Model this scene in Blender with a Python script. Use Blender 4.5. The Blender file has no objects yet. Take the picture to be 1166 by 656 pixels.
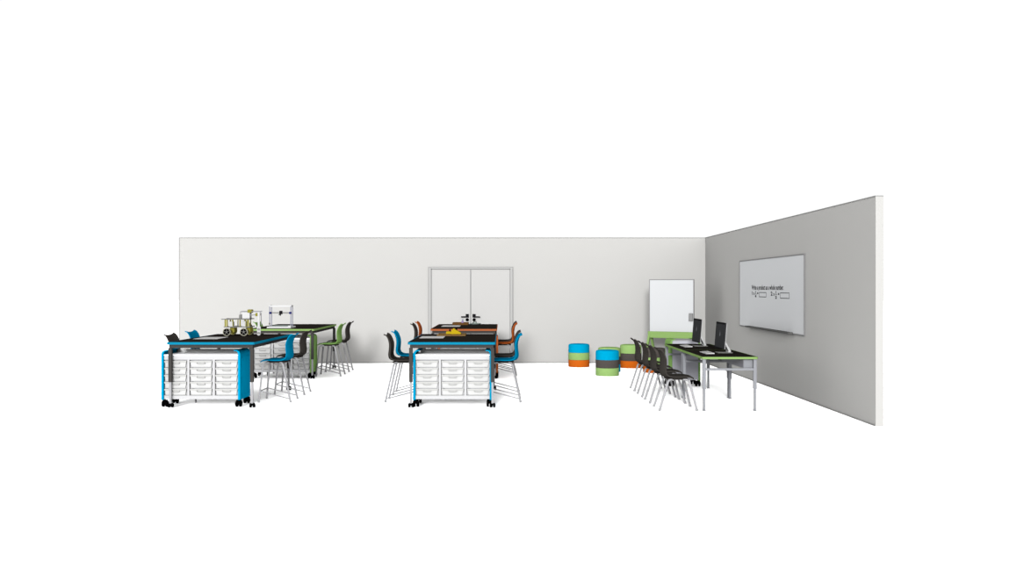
import bpy, bmesh, math
from mathutils import Vector, Matrix
PI = math.pi
C = bpy.context.scene.collection
sc = bpy.context.scene

# ------------------------------------------------------------------ materials
E_REF = 8.3                       # light falling on a surface that faces the viewer, in albedo units


def lin(v):
    v /= 255.0
    return v / 12.92 if v <= 0.04045 else ((v + 0.055) / 1.055) ** 2.4


MATS = {}


def mat(name, rgb, e=E_REF, rough=0.6, spec=0.0, grain=0.0, scale=40.0):
    if name in MATS:
        return MATS[name]
    m = bpy.data.materials.new(name)
    m.use_nodes = True
    nt = m.node_tree
    b = nt.nodes['Principled BSDF']
    col = [min(0.92, lin(c) / e) for c in rgb]
    b.inputs['Roughness'].default_value = rough
    b.inputs['Specular IOR Level'].default_value = spec
    if grain > 0:
        tc = nt.nodes.new('ShaderNodeTexCoord')
        nz = nt.nodes.new('ShaderNodeTexNoise')
        nz.inputs['Scale'].default_value = scale
        nz.inputs['Detail'].default_value = 3
        mx = nt.nodes.new('ShaderNodeMix')
        mx.data_type = 'RGBA'
        mx.inputs[6].default_value = (*[c * (1 - grain) for c in col], 1)
        mx.inputs[7].default_value = (*[min(.95, c * (1 + grain)) for c in col], 1)
        nt.links.new(tc.outputs['Object'], nz.inputs['Vector'])
        nt.links.new(nz.outputs['Fac'], mx.inputs[0])
        nt.links.new(mx.outputs[2], b.inputs['Base Color'])
    else:
        b.inputs['Base Color'].default_value = (*col, 1)
    MATS[name] = m
    return m


BLUE = mat('blue_plastic', (0, 152, 202))
BLUE_P = mat('blue_panel', (0, 182, 236))
GREEN_P = mat('green_panel', (160, 208, 118))
ORANGE_P = mat('orange_panel', (215, 110, 55))
GREEN = mat('green_plastic', (145, 190, 105))
ORANGE = mat('orange_plastic', (195, 98, 45))
GREY = mat('charcoal_plastic', (78, 74, 70))
BLUE_L = mat('blue_laminate', (22, 155, 195))
GREEN_L = mat('green_laminate', (165, 203, 122))
ORANGE_L = mat('orange_laminate', (196, 112, 70))
BLUE_V = mat('blue_vinyl', (0, 190, 242))
GREEN_V = mat('green_vinyl', (180, 222, 135))
ORANGE_V = mat('orange_vinyl', (248, 122, 34))
GREY_V = mat('charcoal_vinyl', (100, 94, 90))
TOP = mat('black_worktop', (32, 29, 26), e=3.8)
STEEL_D = mat('dark_grey_steel', (84, 82, 80))
SILVER = mat('silver_steel', (200, 200, 203))
LEG_W = mat('pale_chrome', (205, 205, 208))
DESK_S = mat('grey_desk_steel', (180, 182, 188))
PANEL_G = mat('grey_steel_panel', (200, 200, 208))
TRAY = mat('white_tray_plastic', (252, 252, 251))
LIP = mat('tray_lip', (236, 236, 233))
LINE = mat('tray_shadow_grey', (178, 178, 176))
BODY = mat('white_cabinet_steel', (240, 240, 242))
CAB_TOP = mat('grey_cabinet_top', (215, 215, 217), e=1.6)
LIP_G = mat('grey_cabinet_lip', (150, 150, 150), e=2.4)
RUNNER = mat('grey_runner', (130, 130, 130))
BLACK = mat('black_rubber', (10, 10, 11))
WALL = mat('wall_paint', (229, 228, 225), grain=0.01, scale=3)
CAP = mat('wall_cap_grey', (186, 186, 184))
DOORM = mat('door_paint', (230, 229, 227))
FRAMEM = mat('door_frame_paint', (214, 214, 212))
SEAM = mat('door_seam', (178, 178, 177))
FLOOR = mat('white_floor', (250, 250, 250), e=1.0)
BOARD = mat('whiteboard_enamel', (240, 242, 244), e=6.8)
TRAY_D = mat('dark_marker_tray', (122, 122, 120))
EASEL_B = mat('easel_enamel', (246, 248, 250))
ALU = mat('aluminium_frame', (168, 168, 168))
INK = mat('marker_ink', (70, 70, 72))
SCREEN = mat('dark_screen_glass', (74, 75, 77))
BEZEL = mat('black_bezel', (38, 38, 40))
MARK = mat('pale_grey_mark', (140, 142, 148))
WHITE = mat('white_plastic', (250, 250, 250))
PAPER = mat('pale_grey_paper', (205, 204, 202), e=6.0)
BACK_G = mat('pale_grey_back_panel', (198, 198, 207), e=6.2)
TOP_G = mat('grey_steel_top', (185, 185, 187), e=6.5)
OLIVE = mat('olive_yellow_plastic', (172, 165, 70))
TYRE = mat('pale_olive_rubber', (196, 194, 172))
CREAM = mat('cream_plastic', (224, 218, 160))
NAVY = mat('navy_plastic', (48, 48, 120))
YELLOW = mat('yellow_plastic', (222, 190, 35))
WOOD = mat('brown_wood', (118, 84, 48), grain=0.25, scale=25)
WOOD_T = mat('tan_wood', (150, 118, 72), grain=0.2, scale=25)
PURPLE = mat('purple_plastic', (172, 150, 200))
GLASSY = mat('grey_green_ceramic', (176, 188, 182))
GREYM = mat('mid_grey_plastic', (150, 150, 145))
SCOOP = mat('tray_scoop', (222, 222, 219))
ARM_G = mat('light_grey_alloy', (178, 178, 184))
BLUEGREY = mat('blue_grey_metal', (172, 175, 194))


# ------------------------------------------------------------------ mesh helpers
def rbox(bm, x0, x1, y0, y1, z0, z1, bev=0.0, seg=2, M=None):
    mt = Matrix.Translation(((x0 + x1) / 2, (y0 + y1) / 2, (z0 + z1) / 2)) @ Matrix.Diagonal((x1 - x0, y1 - y0, z1 - z0, 1))
    if M is not None:
        mt = M @ mt
    g = bmesh.ops.create_cube(bm, size=1, matrix=mt)
    if bev > 0:
        es = list({e for v in g['verts'] for e in v.link_edges})
        bmesh.ops.bevel(bm, geom=es, offset=bev, segments=seg, affect='EDGES', profile=0.5)
    return bm


def tube(bm, pts, r, n=8, r1=None):
    pts = [Vector(p) for p in pts]
    k = len(pts)
    rings = []
    ref = None
    for i, p in enumerate(pts):
        d = (pts[min(i + 1, k - 1)] - pts[max(i - 1, 0)]).normalized()
        if ref is None:
            a = Vector((0, 0, 1)) if abs(d.z) < 0.9 else Vector((1, 0, 0))
            ref = (a - d * a.dot(d)).normalized()
        else:
            ref = (ref - d * ref.dot(d)).normalized()
        s = d.cross(ref)
        rr = r if r1 is None else r + (r1 - r) * i / (k - 1)
        rings.append([bm.verts.new(p + (ref * math.cos(2 * PI * j / n) + s * math.sin(2 * PI * j / n)) * rr) for j in range(n)])
    for a, b in zip(rings, rings[1:]):
        for j in range(n):
            bm.faces.new((a[j], a[(j + 1) % n], b[(j + 1) % n], b[j]))
    bm.faces.new(rings[0][::-1])
    bm.faces.new(rings[-1])
    return bm


def lathe(bm, prof, n=24, M=None):
    """prof: (radius, height) pairs from bottom to top; radius 0 closes it."""
    M = M or Matrix()
    rings = []
    for r, z in prof:
        if r <= 1e-6:
            rings.append([bm.verts.new(M @ Vector((0, 0, z)))])
        else:
            rings.append([bm.verts.new(M @ Vector((r * math.cos(2 * PI * j / n), r * math.sin(2 * PI * j / n), z))) for j in range(n)])
    for a, b in zip(rings, rings[1:]):
        for j in range(n):
            if len(a) == 1 and len(b) == 1:
                continue
            if len(a) == 1:
                bm.faces.new((a[0], b[(j + 1) % n], b[j]))
            elif len(b) == 1:
                bm.faces.new((a[j], a[(j + 1) % n], b[0]))
            else:
                bm.faces.new((a[j], a[(j + 1) % n], b[(j + 1) % n], b[j]))
    return bm


def prism(bm, outline, d0, d1, axes='xz'):
    """closed 2-D outline pushed along the remaining axis from d0 to d1."""
    def P(a, b, d):
        if axes == 'xz':
            return (a, d, b)
        if axes == 'yz':
            return (d, a, b)
        return (a, b, d)
    A = [bm.verts.new(P(a, b, d0)) for a, b in outline]
    B = [bm.verts.new(P(a, b, d1)) for a, b in outline]
    n = len(A)
    for i in range(n):
        bm.faces.new((A[i], A[(i + 1) % n], B[(i + 1) % n], B[i]))
    bm.faces.new(A[::-1])
    bm.faces.new(B)
    return bm


def sheet(bm, rows, t):
    """grid of points thickened by t along its own normals."""
    R, K = len(rows), len(rows[0])
    nr = []
    for i in range(R):
        q = []
        for j in range(K):
            du = rows[min(i + 1, R - 1)][j] - rows[max(i - 1, 0)][j]
            dv = rows[i][min(j + 1, K - 1)] - rows[i][max(j - 1, 0)]
            q.append(du.cross(dv).normalized())
        nr.append(q)
    A = [[bm.verts.new(rows[i][j] + nr[i][j] * t / 2) for j in range(K)] for i in range(R)]
    B = [[bm.verts.new(rows[i][j] - nr[i][j] * t / 2) for j in range(K)] for i in range(R)]
    for i in range(R - 1):
        for j in range(K - 1):
            bm.faces.new((A[i][j], A[i][j + 1], A[i + 1][j + 1], A[i + 1][j]))
            bm.faces.new((B[i][j], B[i + 1][j], B[i + 1][j + 1], B[i][j + 1]))
    for i in range(R - 1):
        for j, s in ((0, 1), (K - 1, 0)):
            f = (A[i][j], A[i + 1][j], B[i + 1][j], B[i][j])
            bm.faces.new(f if s else f[::-1])
    for j in range(K - 1):
        for i, s in ((0, 0), (R - 1, 1)):
            f = (A[i][j], A[i][j + 1], B[i][j + 1], B[i][j])
            bm.faces.new(f[::-1] if s == 0 else f)
    return bm


MESH = {}


def mesh(key, build, m, smooth=False):
    k = (key, m.name)
    if k in MESH:
        return MESH[k]
    bm = bmesh.new()
    build(bm)
    bmesh.ops.recalc_face_normals(bm, faces=bm.faces[:])
    me = bpy.data.meshes.new(key)
    bm.to_mesh(me)
    bm.free()
    me.materials.append(m)
    if smooth:
        for p in me.polygons:
            p.use_smooth = True
        try:
            me.set_sharp_from_angle(angle=math.radians(40))
        except Exception:
            pass
    MESH[k] = me
    return me


def part(name, key, build, m, parent, loc=(0, 0, 0), rot=(0, 0, 0), smooth=False, label=None):
    o = bpy.data.objects.new(name, mesh(key, build, m, smooth))
    C.objects.link(o)
    o.location = loc
    o.rotation_euler = rot
    if parent is not None:
        o.parent = parent
    if label:
        o['label'] = label
    return o


def thing(name, label, cat, loc=(0, 0, 0), rotz=0.0, group=None):
    o = bpy.data.objects.new(name, None)
    C.objects.link(o)
    o.empty_display_size = 0.1
    o.location = loc
    o.rotation_euler = (0, 0, rotz)
    o['label'] = label
    o['category'] = cat
    if group:
        o['group'] = group
    return o


def struct(name, key, build, m, loc=(0, 0, 0)):
    o = part(name, key, build, m, None, loc)
    o['kind'] = 'structure'
    return o


# ------------------------------------------------------------------ the room
WX, WY, WH, WL, WN = 4.51, 20.25, 2.774, -7.146, 11.02   # right wall face, back wall face, height, left end, near end
TH = 0.095
struct('floor', 'floor', lambda b: rbox(b, -60, 60, -20, 120, -0.1, 0), FLOOR)
struct('wall_back', 'wall_back', lambda b: rbox(b, WL, WX + TH, WY, WY + TH, 0, WH), WALL)
struct('wall_right', 'wall_right', lambda b: rbox(b, WX, WX + TH, WN, WY, 0, WH), WALL)
struct('trim_1', 'cap_back', lambda b: rbox(b, WL - .004, WX + TH, WY - .004, WY + TH, WH, WH + .014), CAP)
struct('trim_2', 'cap_right', lambda b: rbox(b, WX - .004, WX + TH, WN, WY - .004, WH, WH + .014), CAP)
struct('trim_3', 'end_bead', lambda b: rbox(b, WL - .012, WL, WY - .004, WY + TH, 0, WH), CAP)
struct('baseboard_back', 'base_back', lambda b: rbox(b, WL, WX - .01, WY - .01, WY, 0, .018), CAP)
struct('baseboard_right', 'base_right', lambda b: rbox(b, WX - .01, WX, WN, WY - .01, 0, .016), CAP)

# double door in the back wall
DX0, DX1, DZ, FW = -1.62, .2375, 2.124, .05
DC = (DX0 + DX1) / 2


def door_frame(b):
    for x0, x1, z0, z1 in ((DX0, DX0 + FW, 0, DZ), (DX1 - FW, DX1, 0, DZ), (DX0 + FW, DX1 - FW, DZ - .035, DZ)):
        rbox(b, x0, x1, -.03, 0, z0, z1, .004)


door = thing('door_1', 'pale double door with two black lever handles in the back wall', 'door', (0, WY, 0))
door['kind'] = 'structure'
part('door_frame', 'door_frame', door_frame, FRAMEM, door)


def seam(b):
    for x0, x1, z0, z1 in ((DX0 - .011, DX0, 0, DZ + .011), (DX1, DX1 + .011, 0, DZ + .011), (DX0, DX1, DZ, DZ + .011),
                           (DX0 + FW, DX0 + FW + .016, 0, DZ - .035), (DX1 - FW - .012, DX1 - FW, 0, DZ - .035),
                           (DX0 + FW, DX1 - FW, DZ - .049, DZ - .035), (DC - .012, DC + .012, 0, DZ - .049)):
        rbox(b, x0, x1, -.014, 0, z0, z1)


part('door_gap', 'door_gap', seam, SEAM, door)
for s in (-1, 1):
    x0, x1 = (DX0 + FW + .016, DC - .012) if s < 0 else (DC + .012, DX1 - FW - .012)
    lf = part('door_leaf', 'leaf%d' % s, lambda b: rbox(b, x0, x1, -.012, 0, .008, DZ - .049, .002), DOORM, door)

    def handle(b):
        cx = DC + s * .075
        rbox(b, cx - .035, cx + .035, -.022, -.012, 1.01, 1.09, .004)
        tube(b, [(cx, -.02, 1.03), (cx, -.06, 1.03), (cx + s * .02, -.07, 1.03), (cx + s * .135, -.07, 1.027)], .014)

    def lock(b):
        lathe(b, [(0, 0), (.036, 0), (.036, .02), (.02, .026), (0, .026)], 20, Matrix.Translation((DC + s * .075, -.012, .962)) @ Matrix.Rotation(PI / 2, 4, 'X'))
    part('handle', 'handle%d' % s, handle, STEEL_D if False else BEZEL, lf, smooth=True, label='black lever handle')
    part('lock', 'lock%d' % s, lock, BLACK, lf, smooth=True, label='round black lock')


# ------------------------------------------------------------------ casters
def caster(b, h=.075, w=.075):
    r = h * .42
    for s in (-1, 1):
        M = Matrix.Translation((s * w * .3, .012, r)) @ Matrix.Rotation(PI / 2, 4, 'Y')
        lathe(b, [(0, -w * .2), (r * .8, -w * .2), (r, -w * .12), (r, w * .12), (r * .8, w * .2), (0, w * .2)], 16, M)
    rbox(b, -w * .42, w * .42, -.01, .03, r * 1.1, h * .93, .006)
    tube(b, [(0, 0, r), (0, 0, h)], .011)


# ------------------------------------------------------------------ standing tables
TW, TL, TZ, BAND = 1.223, 2.27, .916, .034


def table_band(b):
    # rounded-corner ring round the worktop
    x, r = TW / 2, .03
    def loop(x0, y0, y1, rr):
        o = []
        for cx, cy, a0 in ((x0 - rr, y1 - rr, 0), (-x0 + rr, y1 - rr, 90), (-x0 + rr, y0 + rr, 180), (x0 - rr, y0 + rr, 270)):
            for k in range(5):
                a = math.radians(a0 + k * 22.5)
                o.append((cx + rr * math.cos(a), cy + rr * math.sin(a)))
        return o
    O, I = loop(x, 0, TL, r), loop(x - .008, .008, TL - .008, r - .008)
    n = len(O)
    z0, z1 = TZ - BAND, TZ - .0005
    vs = [[b.verts.new((px, py, z)) for px, py in L] for L, z in ((O, z0), (O, z1), (I, z1), (I, z0))]
    for q in range(4):
        A, B = vs[q], vs[(q + 1) % 4]
        for i in range(n):
            b.faces.new((A[i], A[(i + 1) % n], B[(i + 1) % n], B[i]))


def table_slab(b):
    rbox(b, -TW / 2 + .0082, TW / 2 - .0082, .0082, TL - .0082, TZ - BAND + .004, TZ, .002)


def table_apron(b):
    x, z0, z1 = TW / 2 - .03, TZ - BAND - .05, TZ - BAND + .003
    for x0, x1, y0, y1 in ((-x, x, .03, .06), (-x, x, TL - .06, TL - .03), (-x, -x + .03, .06, TL - .06), (x - .03, x, .06, TL - .06), (-x + .03, x - .03, TL / 2 - .02, TL / 2 + .02)):
        rbox(b, x0, x1, y0, y1, z0, z1)


def standing_table(x, y, band, label):
    t = thing('standing_table', label, 'table', (x, y, 0), 0, 'tall mobile work tables')
    part('tabletop', 'tabletop', table_slab, TOP, t)
    part('edge_band', 'edge_band', table_band, band, t, label='coloured edge band')
    part('apron', 'apron', table_apron, STEEL_D, t)
    for sx in (-1, 1):
        for yy in (.045, TL - .045):
            lg = part('leg', 'table_leg', lambda b: rbox(b, -.024, .024, -.024, .024, .357, TZ - BAND - .048, .004), STEEL_D, t, (sx * (TW / 2 - .042), yy, 0))
            part('lower_tube', 'table_lower', lambda b: rbox(b, -.015, .015, -.015, .015, .06, .36, .003), SILVER, lg, label='silver lower leg tube')
            part('caster', 'table_caster', lambda b: caster(b, .07, .078), BLACK, lg, smooth=True, label='black twin-wheel caster')
    return t


TXL, TXC, TY1, TY2 = -4.055, -.70, 12.70, 16.75
standing_table(TXL, TY1, BLUE_L, 'tall black-topped table with blue edge carrying a wheeled robot')
standing_table(TXL, TY2, GREEN_L, 'tall black-topped table with green edge carrying a 3D printer')
standing_table(TXC, TY1, BLUE_L, 'tall black-topped table with blue edge carrying a yellow model')
standing_table(TXC, TY2, ORANGE_L, 'tall black-topped table with orange edge in front of the double door')


# ------------------------------------------------------------------ tray cabinets
CW, CD, CH = 1.104, .51, .80            # outer width, depth, height of the side panels
ZB = .105                                # underside


def side_profile(w, s):
    """vertical coloured panel that curls over at the top, in the front plane."""
    t, r = .032, .06
    o = [(w / 2, ZB), (w / 2, CH - r)]
    for k in range(1, 7):
        a = k * PI / 12
        o.append((w / 2 - r + r * math.cos(a), CH - r + r * math.sin(a)))
    o += [(w / 2 - r - .03, CH), (w / 2 - r - .03, CH - .012)]
    ri = r - .014
    for k in range(6, -1, -1):
        a = k * PI / 12
        o.append((w / 2 - r + ri * math.cos(a) * .62 + .0, CH - r + ri * math.sin(a)))
    o += [(w / 2 - t, ZB)]
    return [(s * a, z) for a, z in o]


def side_panel(s, w=CW, d=CD):
    def f(b):
        prism(b, side_profile(w, s), 0, d)
        x = s * w / 2
        rbox(b, min(x, x + s * .004), max(x, x + s * .004), .06, d - .05, ZB + .06, CH - .10, .0015)
    return f


NC = 3
IN0, IN1 = -CW / 2 + .034, CW / 2 - .034
COLW = (IN1 - IN0 - 2 * .036) / 3
TRZ0, PITCH, TRH = .170, .098, .090


def cab_body(b):
    rbox(b, IN0, IN1, .02, CD - .01, ZB + .008, TRZ0 - .006)                # plinth
    rbox(b, IN0, IN1, .012, .045, .664, .736, .004)                          # header rail
    rbox(b, IN0, IN1, .043, CD - .006, TRZ0 - .006, .724)                    # filler block added behind the tray fronts so the gaps look lit
    for k in (1, 2):
        xc = IN0 + k * COLW + (k - .5) * .036
        rbox(b, xc - .013, xc + .013, .015, CD - .02, TRZ0 - .006, .668)


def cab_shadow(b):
    rbox(b, IN0, IN1, .016, CD - .02, TRZ0 - .006, TRZ0 - .001)              # grey strips standing in for shade, below the trays and beside the dividers
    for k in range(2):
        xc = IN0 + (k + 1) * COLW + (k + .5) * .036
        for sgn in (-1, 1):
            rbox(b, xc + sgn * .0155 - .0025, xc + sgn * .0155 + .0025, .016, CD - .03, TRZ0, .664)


def runner(s):
    def f(b):
        x = s * (COLW / 2 - .002)
        w = .046 if s < 0 else .02
        z = TRH - .012
        rbox(b, min(x, x - s * w), max(x, x - s * w), .018, .042, z - .003, z + (.010 if s < 0 else .003))
    return f


def tray_body(b):
    # open tray, sides tapering towards the bottom
    w0, w1 = COLW / 2 - .026, COLW / 2 - .012
    d0, d1 = .016, .041
    zs = (0, TRH - .012)
    lo = [(-w0, d0 + .012), (w0, d0 + .012), (w0, d1), (-w0, d1)]
    hi = [(-w1, d0), (w1, d0), (w1, d1), (-w1, d1)]
    A = [b.verts.new((x, y, zs[0])) for x, y in lo]
    B = [b.verts.new((x, y, zs[1])) for x, y in hi]
    A2 = [b.verts.new((x * .97, y + (.004 if y < .03 else -.004), zs[0] + .006)) for x, y in lo]
    B2 = [b.verts.new((x * .97, y + (.004 if y < .03 else -.004), zs[1])) for x, y in hi]
    b.faces.new(A[::-1])
    b.faces.new(A2)
    for i in range(4):
        j = (i + 1) % 4
        b.faces.new((A[i], A[j], B[j], B[i]))
        b.faces.new((A2[j], A2[i], B2[i], B2[j]))
        b.faces.new((B[i], B[j], B2[j], B2[i]))


def tray_lip(b):
    w = COLW / 2 - .006
    rbox(b, -w, w, .004, .03, TRH - .024, TRH - .004, .003)


def tray_handle(b):
    # scooped finger pull: a shallow U under the lip
    o = [(-.062, TRH - .024), (-.05, TRH - .046), (.05, TRH - .046), (.062, TRH - .024), (.056, TRH - .024), (.046, TRH - .041), (-.046, TRH - .041), (-.056, TRH - .024)]
    prism(b, [(x, z) for x, z in o], .001, .022)


def tray_cabinet(x, y, col, label):
    t = thing('tray_cabinet', label, 'cabinet', (x, y, 0), 0, 'wheeled tray cabinets')
    part('body', 'cab_body', cab_body, BODY, t)
    part('shade_strips', 'cab_shade_strips', cab_shadow, LINE, t)
    part('top_panel', 'cab_top', lambda b: (rbox(b, IN0, IN1, .006, CD - .02, .724, .737, .003),), CAB_TOP, t)
    part('rear_lip', 'cab_rear', lambda b: rbox(b, -CW / 2 + .06, CW / 2 - .06, CD - .02, CD, .724, .785), LIP_G, t, label='grey lip along the back of the top')
    for s in (-1, 1):
        part('side_panel', 'cab_side%d' % s, side_panel(s), col, t, smooth=True, label='coloured side panel curling over at the top')
        for yy in (.045, CD - .06):
            part('caster', 'cab_caster', lambda b: caster(b, .108, .085), BLACK, t, (s * (CW / 2 - .035), yy, 0), smooth=True)
    for c in range(NC):
        for r in range(5):
            xc = IN0 + c * (COLW + .036) + COLW / 2
            d = part('drawer', 'tray_body', tray_body, TRAY, t, (xc, 0, TRZ0 + r * PITCH))
            part('rim', 'tray_lip', tray_lip, LIP, d)
            part('handle', 'tray_handle', tray_handle, SCOOP, d)
            for q in (-1, 1):
                part('runner', 'tray_runner%d' % q, runner(q), RUNNER, d, label='grey runner')
    return t


tray_cabinet(-4.213, 12.775, BLUE_P, 'white fifteen-tray cabinet with blue sides under the table carrying the robot')
tray_cabinet(-4.06, 16.84, GREEN_P, 'white fifteen-tray cabinet with green sides under the green-edged table')
tray_cabinet(-.69, 12.775, BLUE_P, 'white fifteen-tray cabinet with blue sides under the table carrying the yellow model')
tray_cabinet(-.625, 16.84, ORANGE_P, 'white tray cabinet with orange sides under the orange-edged table')

# narrow cabinet seen from its back, at the far end of the desks
NW, ND = .507, .50
nt_ = thing('storage_cabinet', 'narrow grey-backed storage cabinet with green sides behind the far computer desk', 'cabinet', (3.098, 15.42, 0))


def narrow_back(b):
    rbox(b, -NW / 2 + .034, NW / 2 - .034, .004, .016, ZB + .01, .775, .003)
    rbox(b, -NW / 2 + .034, NW / 2 - .034, .0, .02, ZB + .01, ZB + .05, .002)


part('back_panel', 'narrow_back', narrow_back, BACK_G, nt_)
part('body', 'narrow_body', lambda b: rbox(b, -NW / 2 + .034, NW / 2 - .034, .017, ND - .012, ZB + .012, .765), BODY, nt_)
part('top_panel', 'narrow_top', lambda b: rbox(b, -NW / 2 + .04, NW / 2 - .04, .004, ND - .012, .775, .787, .003), TOP_G, nt_)
for s in (-1, 1):
    part('side_panel', 'narrow_side%d' % s, side_panel(s, NW, ND), GREEN_P, nt_, smooth=True, label='green side panel')
    for yy in (.05, ND - .06):
        part('caster', 'cab_caster', lambda b: caster(b, .108, .085), BLACK, nt_, (s * (NW / 2 - .03), yy, 0), smooth=True)


# ------------------------------------------------------------------ shell chairs and stools
SEAT = [(.236, -.016, .218, -.022, .180), (.205, .002, .198, -.003, .203), (.15, .009, .148, .008, .215), (.08, .006, .08, .011, .222), (0, 0, 0, .009, .225),
        (-.08, -.003, -.075, .011, .225), (-.13, -.001, -.118, .019, .222), (-.168, .008, -.145, .036, .218), (-.192, .028, -.160, .062, .214)]
BACK = [(-.192, .028, -.160, .062, .214), (-.203, .058, -.165, .092, .211), (-.204, .09, -.163, .12, .21), (-.199, .13, -.159, .155, .21), (-.193, .18, -.156, .20, .211),
        (-.192, .23, -.159, .245, .213), (-.198, .28, -.172, .29, .215), (-.211, .325, -.193, .337, .215), (-.222, .350, -.214, .366, .214), (-.233, .362, -.234, .382, .212), (-.246, .366, -.258, .389, .209)]


def shell(st):
    def f(b):
        rows = []
        for uc, zc, ue, ze, hw in st:
            row = []
            for k in range(11):
                v = -1 + k / 5
                q = abs(v) ** 2.2
                row.append(Vector((uc + (ue - uc) * q, v * hw, zc + (ze - zc) * q)))
            rows.append(row)
        sheet(b, rows, .014)
    return f


def seat_pan(b):
    rbox(b, -.135, .15, -.155, .155, -.034, -.012, .008)


def leg_path(u0, u1, v0, v1, H, s):
    """curves out from under the seat, then runs straight to the floor"""
    top = Vector((u0 * .55, s * (v0 - .05), H - .03))
    a = Vector((u0 * .9, s * (v0 - .012), H - .034))
    k = Vector((u0 + (u1 - u0) * .06, s * (v0 + (v1 - v0) * .06), H - .055))
    return [top, a, k, Vector((u1, s * v1, .006))]


def leg_mesh(u0, u1, v0, v1, H, s, r):
    def f(b):
        tube(b, leg_path(u0, u1, v0, v1, H, s), r, 10)
        tube(b, [(u1, s * v1, 0), (u1 - (u1 - u0) * .03, s * v1, .03)], r * 1.2, 10)
    return f


def on_leg(u0, u1, v0, v1, H, s, z):
    k = 1 - z / (H - .055)
    return Vector((u0 + (u1 - u0) * k, s * (v0 + (v1 - v0) * k), z))


def seating(kind, name, x, y, rz, col, label, cat, group):
    H = .605 if kind == 'stool' else .452
    fr, re = ((.176, .232, .19, .2265), (-.105, -.232, .19, .2265)) if kind == 'stool' else ((.15, .255, .19, .225), (-.125, -.255, .19, .225))
    r = .0135 if kind == 'stool' else .0155
    t = thing(name, label, cat, (x, y, 0), rz, group)
    part('seat', 'seat_shell', shell(SEAT), col, t, (0, 0, H), smooth=True)
    part('backrest', 'back_shell', shell(BACK), col, t, (0, 0, H), smooth=True)
    part('seat_pan', 'seat_pan', seat_pan, GREY, t, (0, 0, H), label='dark pan under the seat')
    for q, (u0, u1, v0, v1) in (('f', fr), ('r', re)):
        for s in (-1, 1):
            part('leg', '%s_leg_%s%d' % (kind, q, s), leg_mesh(u0, u1, v0, v1, H, s, r), LEG_W, t, smooth=True)
    if kind == 'stool':
        zf, zr = .166, .054
        for s in (-1, 1):
            part('side_rail', 'stool_side%d' % s, lambda b: tube(b, [on_leg(*fr, H, s, zf), on_leg(*re, H, s, zr)], .008, 8), LEG_W, t, smooth=True)
        part('footrest', 'stool_foot', lambda b: tube(b, [on_leg(*fr, H, -1, zf), on_leg(*fr, H, 1, zf)], .009, 8), LEG_W, t, smooth=True)
    return t


WORD = {'blue_plastic': 'blue', 'green_plastic': 'green', 'orange_plastic': 'orange', 'charcoal_plastic': 'charcoal'}
for (tx, tname, yrow, col, xl, xr) in (
        (TXL, 'the robot table', (13.53, 14.46), BLUE, -4.688, -3.31), (TXL, 'the 3D printer table', (17.42, 18.35), GREEN, -4.688, -3.265),
        (TXC, 'the yellow model table', (13.53, 14.46), BLUE, -1.468, .04), (TXC, 'the orange-edged table', (17.42, 18.35), ORANGE, -1.468, .04)):
    for side, xx, rz in (('left', xl, 0), ('right', xr, PI)):
        order = (GREY, col) if side == 'left' else (col, GREY)
        for c, yy, pos in zip(order, yrow, ('nearer', 'farther')):
            if yy == 17.42 and ((side == 'left' and tx == TXL) or (side == 'right' and tx == TXC)):
                yy = 17.60
            seating('stool', 'stool', xx, yy, rz, c, '%s stool, %s seat on the %s side of %s' % (WORD[c.name], pos, side, tname), 'stool', 'shell stools at the tall tables')
for k, (yy, pos) in enumerate(((12.60, 'nearest of the row of four'), (13.41, 'second nearest of the row of four'), (14.15, 'third nearest of the row of four'), (14.95, 'farthest of the row of four'))):
    seating('chair', 'chair', 2.39, yy, 0, GREY, 'charcoal shell chair at the computer desks, %s' % pos, 'chair', 'charcoal chairs at the computer desks')

# ------------------------------------------------------------------ computer desks
KW, KZ, KL = .76, .737, 1.45


def desk_loop(w0, w1, y0, y1, r):
    o = []
    for cx, cy, a0 in ((w1 - r, y1 - r, 0), (w0 + r, y1 - r, 90), (w0 + r, y0 + r, 180), (w1 - r, y0 + r, 270)):
        for k in range(5):
            a = math.radians(a0 + k * 22.5)
            o.append((cx + r * math.cos(a), cy + r * math.sin(a)))
    return o


def desk_band(b):
    O, I = desk_loop(0, KW, 0, KL, .03), desk_loop(.008, KW - .008, .008, KL - .008, .022)
    n = len(O)
    vs = [[b.verts.new((px, py, z)) for px, py in L] for L, z in ((O, KZ - .03), (O, KZ - .0005), (I, KZ - .0005), (I, KZ - .03))]
    for q in range(4):
        A, B = vs[q], vs[(q + 1) % 4]
        for i in range(n):
            b.faces.new((A[i], A[(i + 1) % n], B[(i + 1) % n], B[i]))


def desk_tray(b):
    rbox(b, .585, .592, .10, KL - .10, .575, KZ - .032)
    rbox(b, .592, .71, .10, KL - .10, .575, .582)
    rbox(b, .71, .717, .10, KL - .10, .575, KZ - .032)


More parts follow.
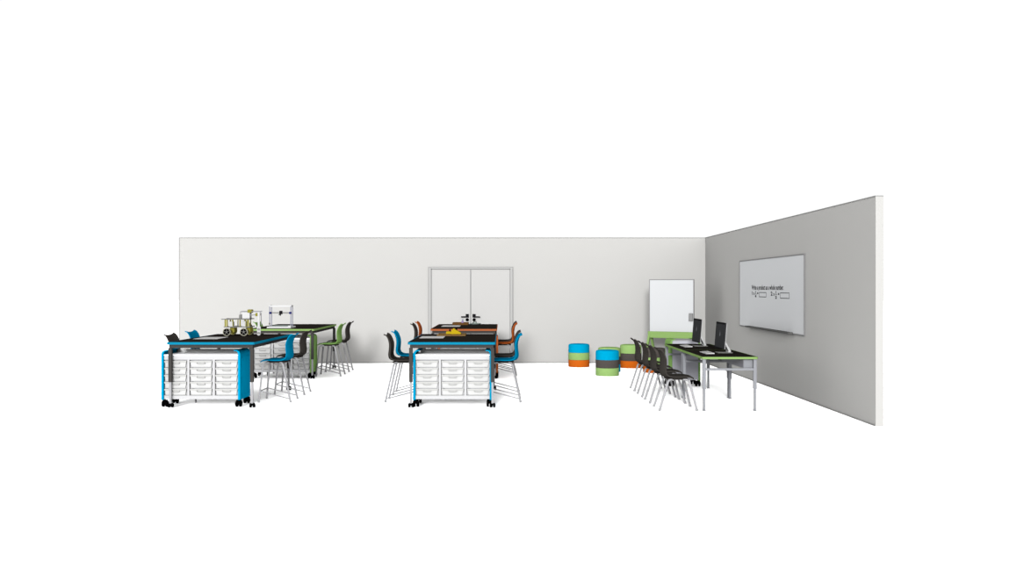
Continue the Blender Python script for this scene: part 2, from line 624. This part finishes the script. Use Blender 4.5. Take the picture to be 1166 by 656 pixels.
for i, (yy, lab) in enumerate(((12.36, 'black computer desk with green edge and grey legs, nearer of the pair'), (13.81, 'black computer desk with green edge, farther one beside the green-sided cabinet'))):
    t = thing('computer_desk', lab, 'desk', (2.712, yy, 0), 0, 'computer desks along the right wall')
    part('tabletop', 'desk_top', lambda b: rbox(b, .0082, KW - .0082, .0082, KL - .0082, KZ - .026, KZ, .002), TOP, t)
    part('edge_band', 'desk_band', desk_band, GREEN_L, t, label='green edge band')
    part('cable_tray', 'desk_tray', desk_tray, PANEL_G, t)
    part('end_plate', 'desk_plate', lambda b: (rbox(b, .592, .71, .095, .10, .585, KZ - .034),), DESK_S, t)
    part('dark_disc', 'desk_disc', lambda b: (lathe(b, [(0, KZ), (.035, KZ), (.035, KZ + .003), (0, KZ + .003)], 20, Matrix.Translation((.63, .34, 0))), lathe(b, [(0, KZ), (.035, KZ), (.035, KZ + .003), (0, KZ + .003)], 20, Matrix.Translation((.63, 1.10, 0)))), BEZEL, t, smooth=True)  # two small dark discs on the desk top
    for xx in (.035, KW - .035):
        for y2 in (.05, KL - .05):
            lg = part('leg', 'desk_leg', lambda b: rbox(b, -.023, .023, -.02, .02, .30, KZ - .03, .006), DESK_S, t, (xx, y2, 0))
            part('foot_tube', 'desk_foot', lambda b: (rbox(b, -.015, .015, -.014, .014, .012, .302, .004), lathe(b, [(0, 0), (.024, 0), (.022, .014), (0, .014)], 14)), DESK_S, lg)
    for y2 in (.05, KL - .05):
        part('crossbar', 'desk_bar', lambda b: rbox(b, .057, KW - .057, -.012, .012, .55, .58, .003), DESK_S, t, (0, y2, 0))

for i, (yy, lab) in enumerate(((13.13, 'nearer'), (14.62, 'farther'))):
    xx = 3.145 if i == 0 else 3.125
    where = 'on the nearer computer desk' if i == 0 else 'on the desk beside the green-sided cabinet'
    t = thing('computer_monitor', 'dark slim desktop monitor on a white stand %s' % where, 'monitor', (xx, yy, KZ + .0012), 0, 'desktop monitors')
    tilt = math.atan2(.03, .372)
    pn = part('screen', 'mon_screen', lambda b: rbox(b, -.012, .008, -.27, .27, 0, .375, .005), SCREEN, t, (-.015, 0, .065), (0, tilt, 0))
    part('bezel', 'mon_bezel', lambda b: (rbox(b, -.0135, -.0115, -.27, .27, .35, .375), rbox(b, -.0135, -.0115, -.27, .27, 0, .014), rbox(b, -.0135, -.0115, -.27, -.258, .014, .35), rbox(b, -.0135, -.0115, .258, .27, .014, .35)), BEZEL, pn, label='black screen border')
    part('casing', 'mon_casing', lambda b: (rbox(b, .008, .014, -.268, .268, .004, .372, .002), rbox(b, .014, .03, -.2, .2, .05, .32, .012)), WHITE, pn, label='white rear casing')

    def emblem(b):
        prism(b, [(.018 * math.cos(a), .205 + .034 * math.sin(a)) for a in [k * PI / 8 for k in range(16)]], -.0137, -.0118, 'yz')
        prism(b, [(.004, .243), (.014, .257), (.010, .245)], -.0137, -.0118, 'yz')
    part('emblem', 'mon_emblem', emblem, MARK, pn, label='small pale emblem in the middle of the dark screen')
    st = part('stand', 'mon_stand', lambda b: prism(b, [(.015, .20), (.03, .205), (.13, .03), (.125, .012), (.09, .012), (.095, .03)], -.075, .075), WHITE, t)
    part('base', 'mon_base', lambda b: rbox(b, -.06, .15, -.10, .10, 0, .012, .003), GREYM, t)
    k = thing('keyboard', 'thin white keyboard lying in front of the monitor %s' % where, 'keyboard', (2.94, yy - .03, KZ + .0012), 0, 'keyboards on the computer desks')
    part('case', 'kb_case', lambda b: prism(b, [(-.06, 0), (-.06, .004), (.06, .014), (.06, 0)], -.215, .215), WHITE, k)

    def keys(b):
        for r in range(5):
            for c in range(13):
                u, v = -.045 + r * .0225, -.198 + c * .033
                z = .004 + (u + .06) / .12 * .010
                rbox(b, u - .009, u + .009, v - .0145, v + .0145, z - .001, z + .002)
    part('keys', 'kb_keys', keys, PAPER, k)


# ------------------------------------------------------------------ whiteboard on the right wall
BY0, BY1, BZ0, BZ1 = 13.57, 17.27, .955, 2.182
t = thing('whiteboard', 'long framed whiteboard with a handwritten number task on the right wall', 'whiteboard', (WX, (BY0 + BY1) / 2, BZ0))
hl, hh = (BY1 - BY0) / 2, BZ1 - BZ0
part('board', 'wb_board', lambda b: rbox(b, -.014, 0, -hl + .016, hl - .016, .016, hh - .016), BOARD, t)


def wb_frame(b):
    for y0, y1, z0, z1 in ((-hl, hl, 0, .016), (-hl, hl, hh - .016, hh), (-hl, -hl + .016, .016, hh - .016), (hl - .016, hl, .016, hh - .016)):
        rbox(b, -.022, 0, y0, y1, z0, z1, .003)


part('board_frame', 'wb_frame', wb_frame, ALU, t)
part('marker_tray', 'wb_tray', lambda b: prism(b, [(-.022, .03), (-.10, .03), (-.10, .012), (-.094, .012), (-.09, .004), (-.022, 0)], -hl + .53, hl - .68), TRAY_D, t)


def writing(name, text, y, z, size, bold=0.0):
    cu = bpy.data.curves.new(name, 'FONT')
    cu.body = text
    cu.size = size
    cu.offset = bold
    cu.extrude = .0006
    tmp = bpy.data.objects.new(name, cu)
    C.objects.link(tmp)
    dg = bpy.context.evaluated_depsgraph_get()
    me = bpy.data.meshes.new_from_object(tmp.evaluated_get(dg))
    bpy.data.objects.remove(tmp)
    me.materials.clear()
    me.materials.append(INK)
    o = bpy.data.objects.new(name, me)
    C.objects.link(o)
    o.parent = t
    o.location = (-.0147, y, z)
    o.rotation_euler = (PI / 2, 0, -PI / 2)
    return o


WYC, WZC = (BY0 + BY1) / 2, BZ0


def px_y(px):
    return WX * 1040 / (px - 571.5) - WYC


def fit(o, p0, p1):
    """stretch a line of writing so that it runs from p0 to p1 along the board"""
    w = max(v.co.x for v in o.data.vertices) - min(v.co.x for v in o.data.vertices)
    k = (px_y(p0) - px_y(p1)) / w
    x0 = min(v.co.x for v in o.data.vertices)
    for v in o.data.vertices:
        v.co.x = (v.co.x - x0) * k


def note(text, p0, p1, z, size, bold):
    o = writing('handwriting', text, px_y(p0), z - WZC, size, bold)
    fit(o, p0, p1)


note('Write a product as a whole number.', 856.8, 893.3, 1.64, .115, .002)
for text, p0, p1, z, size in (('1', 857.2, 857.65, 1.548, .085), ('x', 858.6, 859.9, 1.55, .075), ('1', 861.15, 861.6, 1.572, .062), ('4', 860.6, 862.2, 1.503, .062), ('=', 863.0, 864.5, 1.55, .075),
                              ('2', 878.6, 880.6, 1.543, .09), ('x', 881.4, 882.9, 1.545, .075), ('1', 884.35, 884.85, 1.572, .066), ('2', 883.7, 885.6, 1.495, .066), ('=', 886.8, 888.4, 1.545, .075)):
    note(text, p0, p1, z, size, .0035)


def boxes(b):
    for p0, p1, z0, z1 in ((865.4, 873.4, 1.515, 1.590), (889.4, 899.8, 1.505, 1.590)):
        y0, y1 = px_y(p1), px_y(p0)
        z0, z1, w = z0 - WZC, z1 - WZC, .0055
        for a0, a1, c0, c1 in ((y0, y1, z0 - w, z0 + w), (y0, y1, z1 - w, z1 + w), (y0 - w, y0 + w, z0, z1), (y1 - w, y1 + w, z0, z1)):
            rbox(b, -.0153, -.014, a0, a1, c0, c1)
    for p0, p1 in ((860.4, 862.4), (883.5, 885.8)):
        rbox(b, -.0153, -.014, px_y(p1), px_y(p0), 1.557 - WZC, 1.565 - WZC)


part('answer_boxes', 'wb_boxes', boxes, INK, t, label='two hand-drawn empty answer boxes')

# ------------------------------------------------------------------ mobile easel by the back wall
ez = math.radians(-27)
EW = .95
t = thing('easel', 'white mobile marker board on green A-shaped legs near the back wall', 'easel', (3.505, 18.88, 0), ez)
part('board', 'ez_board', lambda b: rbox(b, -EW / 2 + .014, EW / 2 - .014, -.012, .012, .70, 1.832), EASEL_B, t)


def ez_frame(b):
    for x0, x1, z0, z1 in ((-EW / 2, EW / 2, 1.832, 1.848), (-EW / 2, -EW / 2 + .014, .68, 1.832), (EW / 2 - .014, EW / 2, .68, 1.832)):
        rbox(b, x0, x1, -.017, .017, z0, z1, .003)


part('board_frame', 'ez_frame', ez_frame, ALU, t)
part('marker_tray', 'ez_tray', lambda b: (rbox(b, -EW / 2 - .005, EW / 2 + .005, -.09, -.018, .632, .765, .006), rbox(b, -EW / 2 - .005, EW / 2 + .005, .018, .09, .632, .765, .006)), GREEN_L, t, label='green trough along the foot of the board')
part('marker_holder', 'ez_holder', lambda b: (rbox(b, EW / 2 - .10, EW / 2 - .02, -.05, -.013, .99, 1.15, .006),), ALU, t, label='grey pocket clipped to the edge')
for s in (-1, 1):
    x = s * (EW / 2 - .02)

    def aframe(b):
        for q in (-1, 1):
            p0, p1 = Vector((x, q * .045, .70)), Vector((x, q * .41, .09))
            d = (p1 - p0).normalized()
            n = Vector((0, d.z, -d.y)) * .03
            ex = Vector((.02, 0, 0))
            A = [b.verts.new(p0 + n * a + ex * c) for a, c in ((-1, -1), (1, -1), (1, 1), (-1, 1))]
            B = [b.verts.new(p1 + n * a + ex * c) for a, c in ((-1, -1), (1, -1), (1, 1), (-1, 1))]
            for i in range(4):
                b.faces.new((A[i], A[(i + 1) % 4], B[(i + 1) % 4], B[i]))
            b.faces.new(A)
            b.faces.new(B[::-1])
        rbox(b, x - .02, x + .02, -.07, .07, .62, .75, .004)
    lg = part('leg_frame', 'ez_leg%d' % s, aframe, GREEN_L, t)
    for q in (-1, 1):
        part('caster', 'ez_caster', lambda b: caster(b, .095, .06), BLACK, lg, (x, q * .41, 0), smooth=True)


# ------------------------------------------------------------------ ring stools
def pad(z0, z1, top):
    R = .2225
    def f(b):
        if top:
            lathe(b, [(0, z0), (R, z0), (R, z1 - .03), (R - .006, z1 - .012), (R - .02, z1), (R - .05, z1 + .006), (0, z1 + .008)], 40)
        else:
            lathe(b, [(0, z0), (R - .004, z0), (R, z0 + .006), (R, z1 - .004), (R - .006, z1 - .001), (0, z1 - .001)], 40)
    return f


VW = {'blue_vinyl': 'blue', 'green_vinyl': 'green', 'orange_vinyl': 'orange', 'charcoal_vinyl': 'charcoal'}
for x, y, cs, lab in ((1.633, 19.37, (BLUE_V, GREEN_V, ORANGE_V), 'round ring stool in blue, green and orange, standing alone by the back wall'),
                      (2.012, 17.44, (BLUE_V, GREY_V, GREEN_V), 'round ring stool in blue, charcoal and green, frontmost of the cluster'),
                      (2.144, 18.24, (GREEN_V, GREY_V, BLUE_V), 'green-topped ring stool almost hidden behind the blue-topped one in the cluster'),
                      (2.70, 19.14, (GREEN_V, GREY_V, ORANGE_V), 'round ring stool in green, charcoal and orange behind the farthest charcoal chairs'),
                      (3.02, 18.08, (GREY_V, GREEN_V, ORANGE_V), 'charcoal-topped ring stool seen between the charcoal chair backs near the easel')):
    t = thing('ring_stool', lab, 'stool', (x, y, 0), .3, 'round ring stools')
    part('seat_cushion', 'pad_top', pad(.305, .478, True), cs[0], t, smooth=True, label='%s seat cushion' % VW[cs[0].name])
    part('ring', 'pad_mid', pad(.152, .304, False), cs[1], t, smooth=True, label='%s middle ring' % VW[cs[1].name])
    part('ring', 'pad_low', pad(0, .151, False), cs[2], t, smooth=True, label='%s base ring' % VW[cs[2].name])

# ------------------------------------------------------------------ things on the tables
for x, y, w, lab in ((-4.37, 13.72, 'robot', 'pale grey sheet of paper beside the wheeled robot'), (-1.06, 13.95, 'yellow', 'pale grey sheet of paper beside the yellow model'), (-1.0, 18.02, 'orange', 'pale grey sheet of paper on the orange-edged table')):
    o = part('paper_sheet', 'sheet', lambda b: rbox(b, -.18, .18, -.26, .26, 0, .004, .001), PAPER, None, (x, y, TZ))
    o['label'] = lab
    o['category'] = 'paper'
    o['group'] = 'sheets of paper on the tall tables'

# wheeled robot
t = thing('robot', 'olive and white wheeled robot with black hubs on the blue-edged table', 'robot', (-4.16, 14.33, TZ))
RZ1, RZ2 = .14, .262           # lower and upper deck above the worktop


def wheel_tyre(b):
    lathe(b, [(.052, -.018), (.060, -.018), (.0625, -.010), (.0625, .010), (.060, .018), (.052, .018), (.052, -.018)], 28, Matrix.Rotation(PI / 2, 4, 'X'))


def wheel_hub(b):
    lathe(b, [(0, -.012), (.0522, -.010), (.0522, .010), (0, .012)], 24, Matrix.Rotation(PI / 2, 4, 'X'))


def wheel_spokes(b):
    lathe(b, [(0, -.017), (.012, -.017), (.012, .017), (0, .017)], 12, Matrix.Rotation(PI / 2, 4, 'X'))
    for k in range(5):
        a = k * 2 * PI / 5 + .4
        tube(b, [(.012 * math.cos(a), -.014, .012 * math.sin(a)), (.049 * math.cos(a), -.014, .049 * math.sin(a))], .0035, 6)


for xw in (-.155, .112):
    for yw in (.0, .33):
        w = part('wheel', 'rb_tyre', wheel_tyre, CREAM if yw > .1 else TYRE, t, (xw, yw, .0625), smooth=True)
        part('hub', 'rb_hub', wheel_hub, BLACK if yw < .1 else OLIVE, w, smooth=True, label='wheel hub')
        part('spokes', 'rb_spokes', wheel_spokes, GREYM, w)


def rb_frame(b):
    for z in (RZ1, RZ2):
        for y0 in (.03, .30):
            rbox(b, -.25 if z == RZ2 else -.21, .19 if z == RZ2 else .20, y0 - .012, y0 + .012, z - .007, z + .007)
        for x0 in (-.20, .17):
            rbox(b, x0 - .01, x0 + .01, .042, .288, z - .006, z + .006)


part('chassis', 'rb_frame', rb_frame, GREYM, t)


for x0, g0, g1 in ((-.155, -.13, -.06), (.112, .13, .19)):
    part('axle', 'rb_axle%d' % (x0 > 0), lambda b: tube(b, [(x0, .02, .0625), (x0, .31, .0625)], .012), OLIVE, t)
    part('gearbox', 'rb_gearbox%d' % (x0 > 0), lambda b: rbox(b, g0, g1, .08, .24, .05, RZ1 - .008, .006), OLIVE, t)


def rb_posts(b):
    for x0, w in ((-.19, .008), (-.156, .005), (-.068, .005), (.043, .008), (.135, .005)):
        for y0 in (.03, .30):
            rbox(b, x0 - w, x0 + w, y0 - .011, y0 + .011, RZ1 + .007, RZ2 - .007)
    rbox(b, .155, .172, .02, .04, RZ1 + .007, RZ2 - .007)


part('posts', 'rb_posts', rb_posts, OLIVE, t, label='olive uprights between the two decks')


def rb_panels(b):
    rbox(b, -.186, -.161, .024, .03, RZ1 + .008, RZ2 - .008)
    rbox(b, .176, .19, .024, .034, RZ1 + .008, RZ2 - .008)


part('side_plates', 'rb_panels', rb_panels, CREAM, t)
part('battery_box', 'rb_box', lambda b: (rbox(b, -.14, -.075, .05, .13, RZ1 + .007, RZ2 - .04, .004), rbox(b, .062, .125, .05, .13, RZ1 + .007, RZ2 - .03, .004)), WHITE, t)


def rb_ctrl(b):
    rbox(b, .063 - .01, .185 - .01, .10, .22, RZ2 + .007, RZ2 + .11, .006)


part('control_box', 'rb_ctrl', rb_ctrl, WHITE, t, label='white control box on the upper deck')
part('motor', 'rb_motor', lambda b: rbox(b, .005, .048, .10, .18, RZ2 + .007, RZ2 + .07, .008), GREYM, t, label='grey motor')


def rb_arm(b):
    for y0 in (.10, .20):
        tube(b, [(.03, y0, RZ2 + .12), (.345, y0, RZ2 + .12)], .006, 6)
        tube(b, [(.19, y0, RZ2 + .06), (.335, y0, RZ2 + .075)], .006, 6)
    for y0 in (.10, .20):
        tube(b, [(.03, y0, RZ2 - .005), (.03, y0, RZ2 + .12)], .005, 6)
    tube(b, [(.345, .09, RZ2 + .12), (.36, .09, RZ2 + .09), (.36, .09, -.0 + .16)], .006, 6)


part('arm', 'rb_arm', rb_arm, ARM_G, t)
part('motor', 'rb_motor2', lambda b: (rbox(b, .14, .205, .09, .21, RZ2 + .10, RZ2 + .15, .006),), OLIVE, t, label='olive motor on top of the arm')
part('motor', 'rb_motor3', lambda b: (rbox(b, .265, .315, .09, .21, RZ2 + .045, RZ2 + .095, .006),), OLIVE, t, label='olive motor at the end of the arm')


def rb_claw(b):
    y0, y1 = .03, .055
    rbox(b, .318, .352, y0, y1, .145, RZ2 + .115, .006)
    o = []
    for k in range(9):
        a = PI * k / 8
        o.append((.336 + .028 * math.cos(a), .13 + .028 * math.sin(a)))
    for k in range(9):
        a = PI + PI * k / 8
        o.append((.336 + .024 * math.cos(a), .03 + .024 * math.sin(a)))
    prism(b, o, y0 + .002, y1)
    prism(b, [(.336 + .030 * math.cos(2 * PI * k / 16), .105 + .03 * math.sin(2 * PI * k / 16)) for k in range(16)], y0, y1 - .002)


part('claw_plate', 'rb_claw', rb_claw, WHITE, t, label='tall white plate hanging at the front of the arm')
part('gear', 'rb_gear', lambda b: [lathe(b, [(.009, -.004), (.018, -.004), (.018, .004), (.009, .004), (.009, -.004)], 16, Matrix.Translation((.336, .026, z)) @ Matrix.Rotation(PI / 2, 4, 'X')) for z in (.105, .045)], GREYM, t, label='grey ring on the white plate')

# 3D printer
t = thing('printer_3d', 'open-framed white 3D printer with navy carriage blocks on the green-edged table', 'printer', (-4.145, 17.05, TZ))
t.name = 'three_d_printer'
part('base', 'pr_base', lambda b: (rbox(b, -.235, .215, -.04, .36, 0, .032, .008), rbox(b, .16, .215, -.045, .04, .0, .05, .008)), WHITE, t)
part('print_bed', 'pr_bed', lambda b: (rbox(b, -.16, .14, .04, .30, .034, .044, .003),), GLASSY, t)


def pr_posts(b):
    for x0 in (-.205, .19):
        for y0 in (.06, .20):
            rbox(b, x0 - .007, x0 + .007, y0 - .007, y0 + .007, .03, .405)


part('posts', 'pr_posts', pr_posts, BLUEGREY, t)


def pr_top(b):
    for y0 in (.06, .20):
        rbox(b, -.198, .183, y0 - .006, y0 + .006, .395, .425, .003)
    for x0 in (-.205, .19):
        rbox(b, x0 - .012, x0 + .012, .05, .21, .405, .43, .003)


part('top_frame', 'pr_top', pr_top, WHITE, t)
part('rail', 'pr_rail', lambda b: (tube(b, [(-.19, .06, .292), (.18, .06, .292)], .006), tube(b, [(-.19, .06, .278), (.18, .06, .278)], .004)), GREYM, t)
part('carriage_block', 'pr_block', lambda b: rbox(b, -.022, .022, -.02, .02, -.02, .02, .006), NAVY, t, (-.192, .055, .285))
part('carriage_block', 'pr_block', lambda b: rbox(b, -.022, .022, -.02, .02, -.02, .02, .006), NAVY, t, (.183, .055, .285))
part('print_head', 'pr_head', lambda b: (rbox(b, -.02, .03, .03, .09, .26, .325, .006), lathe(b, [(0, .225), (.006, .228), (.016, .26), (0, .26)], 12, Matrix.Translation((-.005, .06, 0))), tube(b, [(-.03, .05, .25), (.0, .05, .275)], .010)), BEZEL, t)
part('cable_clip', 'pr_clip', lambda b: rbox(b, -.215, -.19, .03, .055, .07, .10, .004), GREYM, t)

# board with a yellow model, centre table
o = part('wooden_board', 'wboard', lambda b: (rbox(b, -.22, .23, -.22, .26, 0, .012, .003), [rbox(b, x0, x1, y0, y1, .012, .02, .002) for x0, x1, y0, y1 in ((-.22, .23, -.22, -.20), (-.22, .23, .24, .26), (-.22, -.20, -.20, .24), (.21, .23, -.20, .24))]), WOOD_T, None, (-.80, 14.52, TZ))
o['label'] = 'flat brown wooden board lying under the yellow model'
o['category'] = 'board'
t = thing('model_vehicle', 'small yellow model vehicle with black knobs standing on the brown board', 'model', (-.775, 14.44, TZ + .0205))


def mv_body(b):
    prism(b, [(-.105, 0), (-.105, .040), (-.095, .046), (-.04, .046), (-.025, .03), (-.025, 0)], -.05, .05)
    prism(b, [(-.026, 0), (-.026, .045), (-.006, .083), (.03, .085), (.055, .068), (.085, .052), (.125, .028), (.132, 0)], -.07, .07)
    prism(b, [(.0, .083), (.006, .094), (.024, .094), (.03, .083)], -.04, .04)


part('body', 'mv_body', mv_body, YELLOW, t)
part('knob', 'mv_knob', lambda b: lathe(b, [(0, 0), (.011, 0), (.012, .03), (.007, .036), (0, .036)], 12), BLACK, t, (-.047, 0, .046), label='black knob')
part('knob', 'mv_knob', lambda b: lathe(b, [(0, 0), (.011, 0), (.012, .03), (.007, .036), (0, .036)], 12), BLACK, t, (.056, .02, .066), label='black knob')
part('skirt', 'mv_skirt', lambda b: rbox(b, -.105, .14, -.074, .074, 0, .008, .002), WOOD, t, label='brown base strip')

# far table: wooden tray, purple bottle, plate and jar
t = thing('wooden_tray', 'low brown wooden tray at the far end of the orange-edged table', 'tray', (-.85, 18.72, TZ))
part('tray_floor', 'wt_floor', lambda b: rbox(b, -.14, .15, -.19, .19, 0, .012), WOOD, t)
part('rim', 'wt_rim', lambda b: [rbox(b, *q, .0, .045, .003) for q in ((-.14, .15, -.20, -.185), (-.14, .15, .185, .20), (-.155, -.14, -.20, .20), (.15, .165, -.20, .20))], WOOD, t)
t = thing('bottle', 'small purple bottle standing on the brown tray before the double door', 'bottle', (-.80, 18.6, TZ + .0125))
part('body', 'bt_body', lambda b: lathe(b, [(0, 0), (.022, 0), (.024, .006), (.024, .055), (.016, .07), (.012, .075), (0, .075)], 20), PURPLE, t, smooth=True)
part('cap', 'bt_cap', lambda b: lathe(b, [(0, .075), (.016, .075), (.016, .10), (.012, .105), (0, .105)], 16), BLUEGREY, t, smooth=True, label='blue-grey cap')
o = part('plate', 'plate', lambda b: lathe(b, [(0, 0), (.07, 0), (.10, .012), (.125, .03), (.122, .033), (.095, .016), (.07, .006), (0, .006)], 32), GLASSY, None, (-.545, 18.62, TZ), smooth=True)
o['label'] = 'shallow grey plate holding a small jar on the orange-edged table'
o['category'] = 'plate'
t = thing('jar', 'small grey-green jar with dark label standing in the plate', 'jar', (-.548, 18.62, TZ + .0072))
part('body', 'jar_body', lambda b: lathe(b, [(0, 0), (.036, 0), (.04, .008), (.04, .04), (.034, .048), (.034, .052), (0, .052)], 20), GLASSY, t, smooth=True)
part('lid', 'jar_lid', lambda b: lathe(b, [(0, .052), (.037, .052), (.037, .064), (0, .066)], 20), GREYM, t, smooth=True)
part('label_strip', 'jar_strip', lambda b: rbox(b, -.047, -.03, -.03, -.015, .01, .045, .002), BEZEL, t)

# ------------------------------------------------------------------ light: a white overcast sky, brighter to the sides and behind the viewer, and a low soft sun behind the viewer
w = bpy.data.worlds.new('overcast_sky')
sc.world = w
w.use_nodes = True
nt = w.node_tree
bg = nt.nodes['Background']
tc = nt.nodes.new('ShaderNodeTexCoord')
sp = nt.nodes.new('ShaderNodeSeparateXYZ')
nt.links.new(tc.outputs['Generated'], sp.inputs[0])


def ramp(src, a, b, lo, hi):
    m = nt.nodes.new('ShaderNodeMapRange')
    m.interpolation_type = 'SMOOTHSTEP'
    for k, v in (('From Min', a), ('From Max', b), ('To Min', lo), ('To Max', hi)):
        m.inputs[k].default_value = v
    nt.links.new(sp.outputs[src], m.inputs['Value'])
    return m.outputs[0]


SIDE, OVER = 8.2, 0.32
ml = nt.nodes.new('ShaderNodeMath')
ml.operation = 'MULTIPLY'
nt.links.new(ramp('Y', 0.25, 0.80, SIDE, 1.03), ml.inputs[0])
nt.links.new(ramp('Z', 0.32, 0.85, 1.0, OVER), ml.inputs[1])
nt.links.new(ml.outputs[0], bg.inputs['Strength'])
bg.inputs['Color'].default_value = (1, 1, 1, 1)
su = bpy.data.lights.new('sun', 'SUN')
su.energy = PI * 4.2
su.angle = math.radians(11)
so = bpy.data.objects.new('sun', su)
C.objects.link(so)
so.location = (0, -10, 12)
el, az = math.radians(12), math.radians(7)
so.rotation_euler = Vector((math.sin(az) * math.cos(el), math.cos(az) * math.cos(el), -math.sin(el))).to_track_quat('-Z', 'Y').to_euler()

# ------------------------------------------------------------------ camera
cam = bpy.data.cameras.new('camera')
cam.sensor_fit = 'HORIZONTAL'
cam.sensor_width = 36
cam.lens = 36 * 1040 / 1166
cam.shift_x = 11.5 / 1166
cam.shift_y = -0.5 / 1166
cam.clip_end = 500
co = bpy.data.objects.new('camera', cam)
C.objects.link(co)
co.location = (0, 0, 1.676)
co.rotation_euler = (PI / 2, 0, 0)
sc.camera = co
sc.cycles.sample_clamp_direct = 1.5      # keeps the bright sky and floor from eating into thin legs

vs = sc.view_settings
vs.view_transform = 'Standard'
vs.look = 'None'
vs.exposure = 0
vs.gamma = 1
vs.use_curve_mapping = False
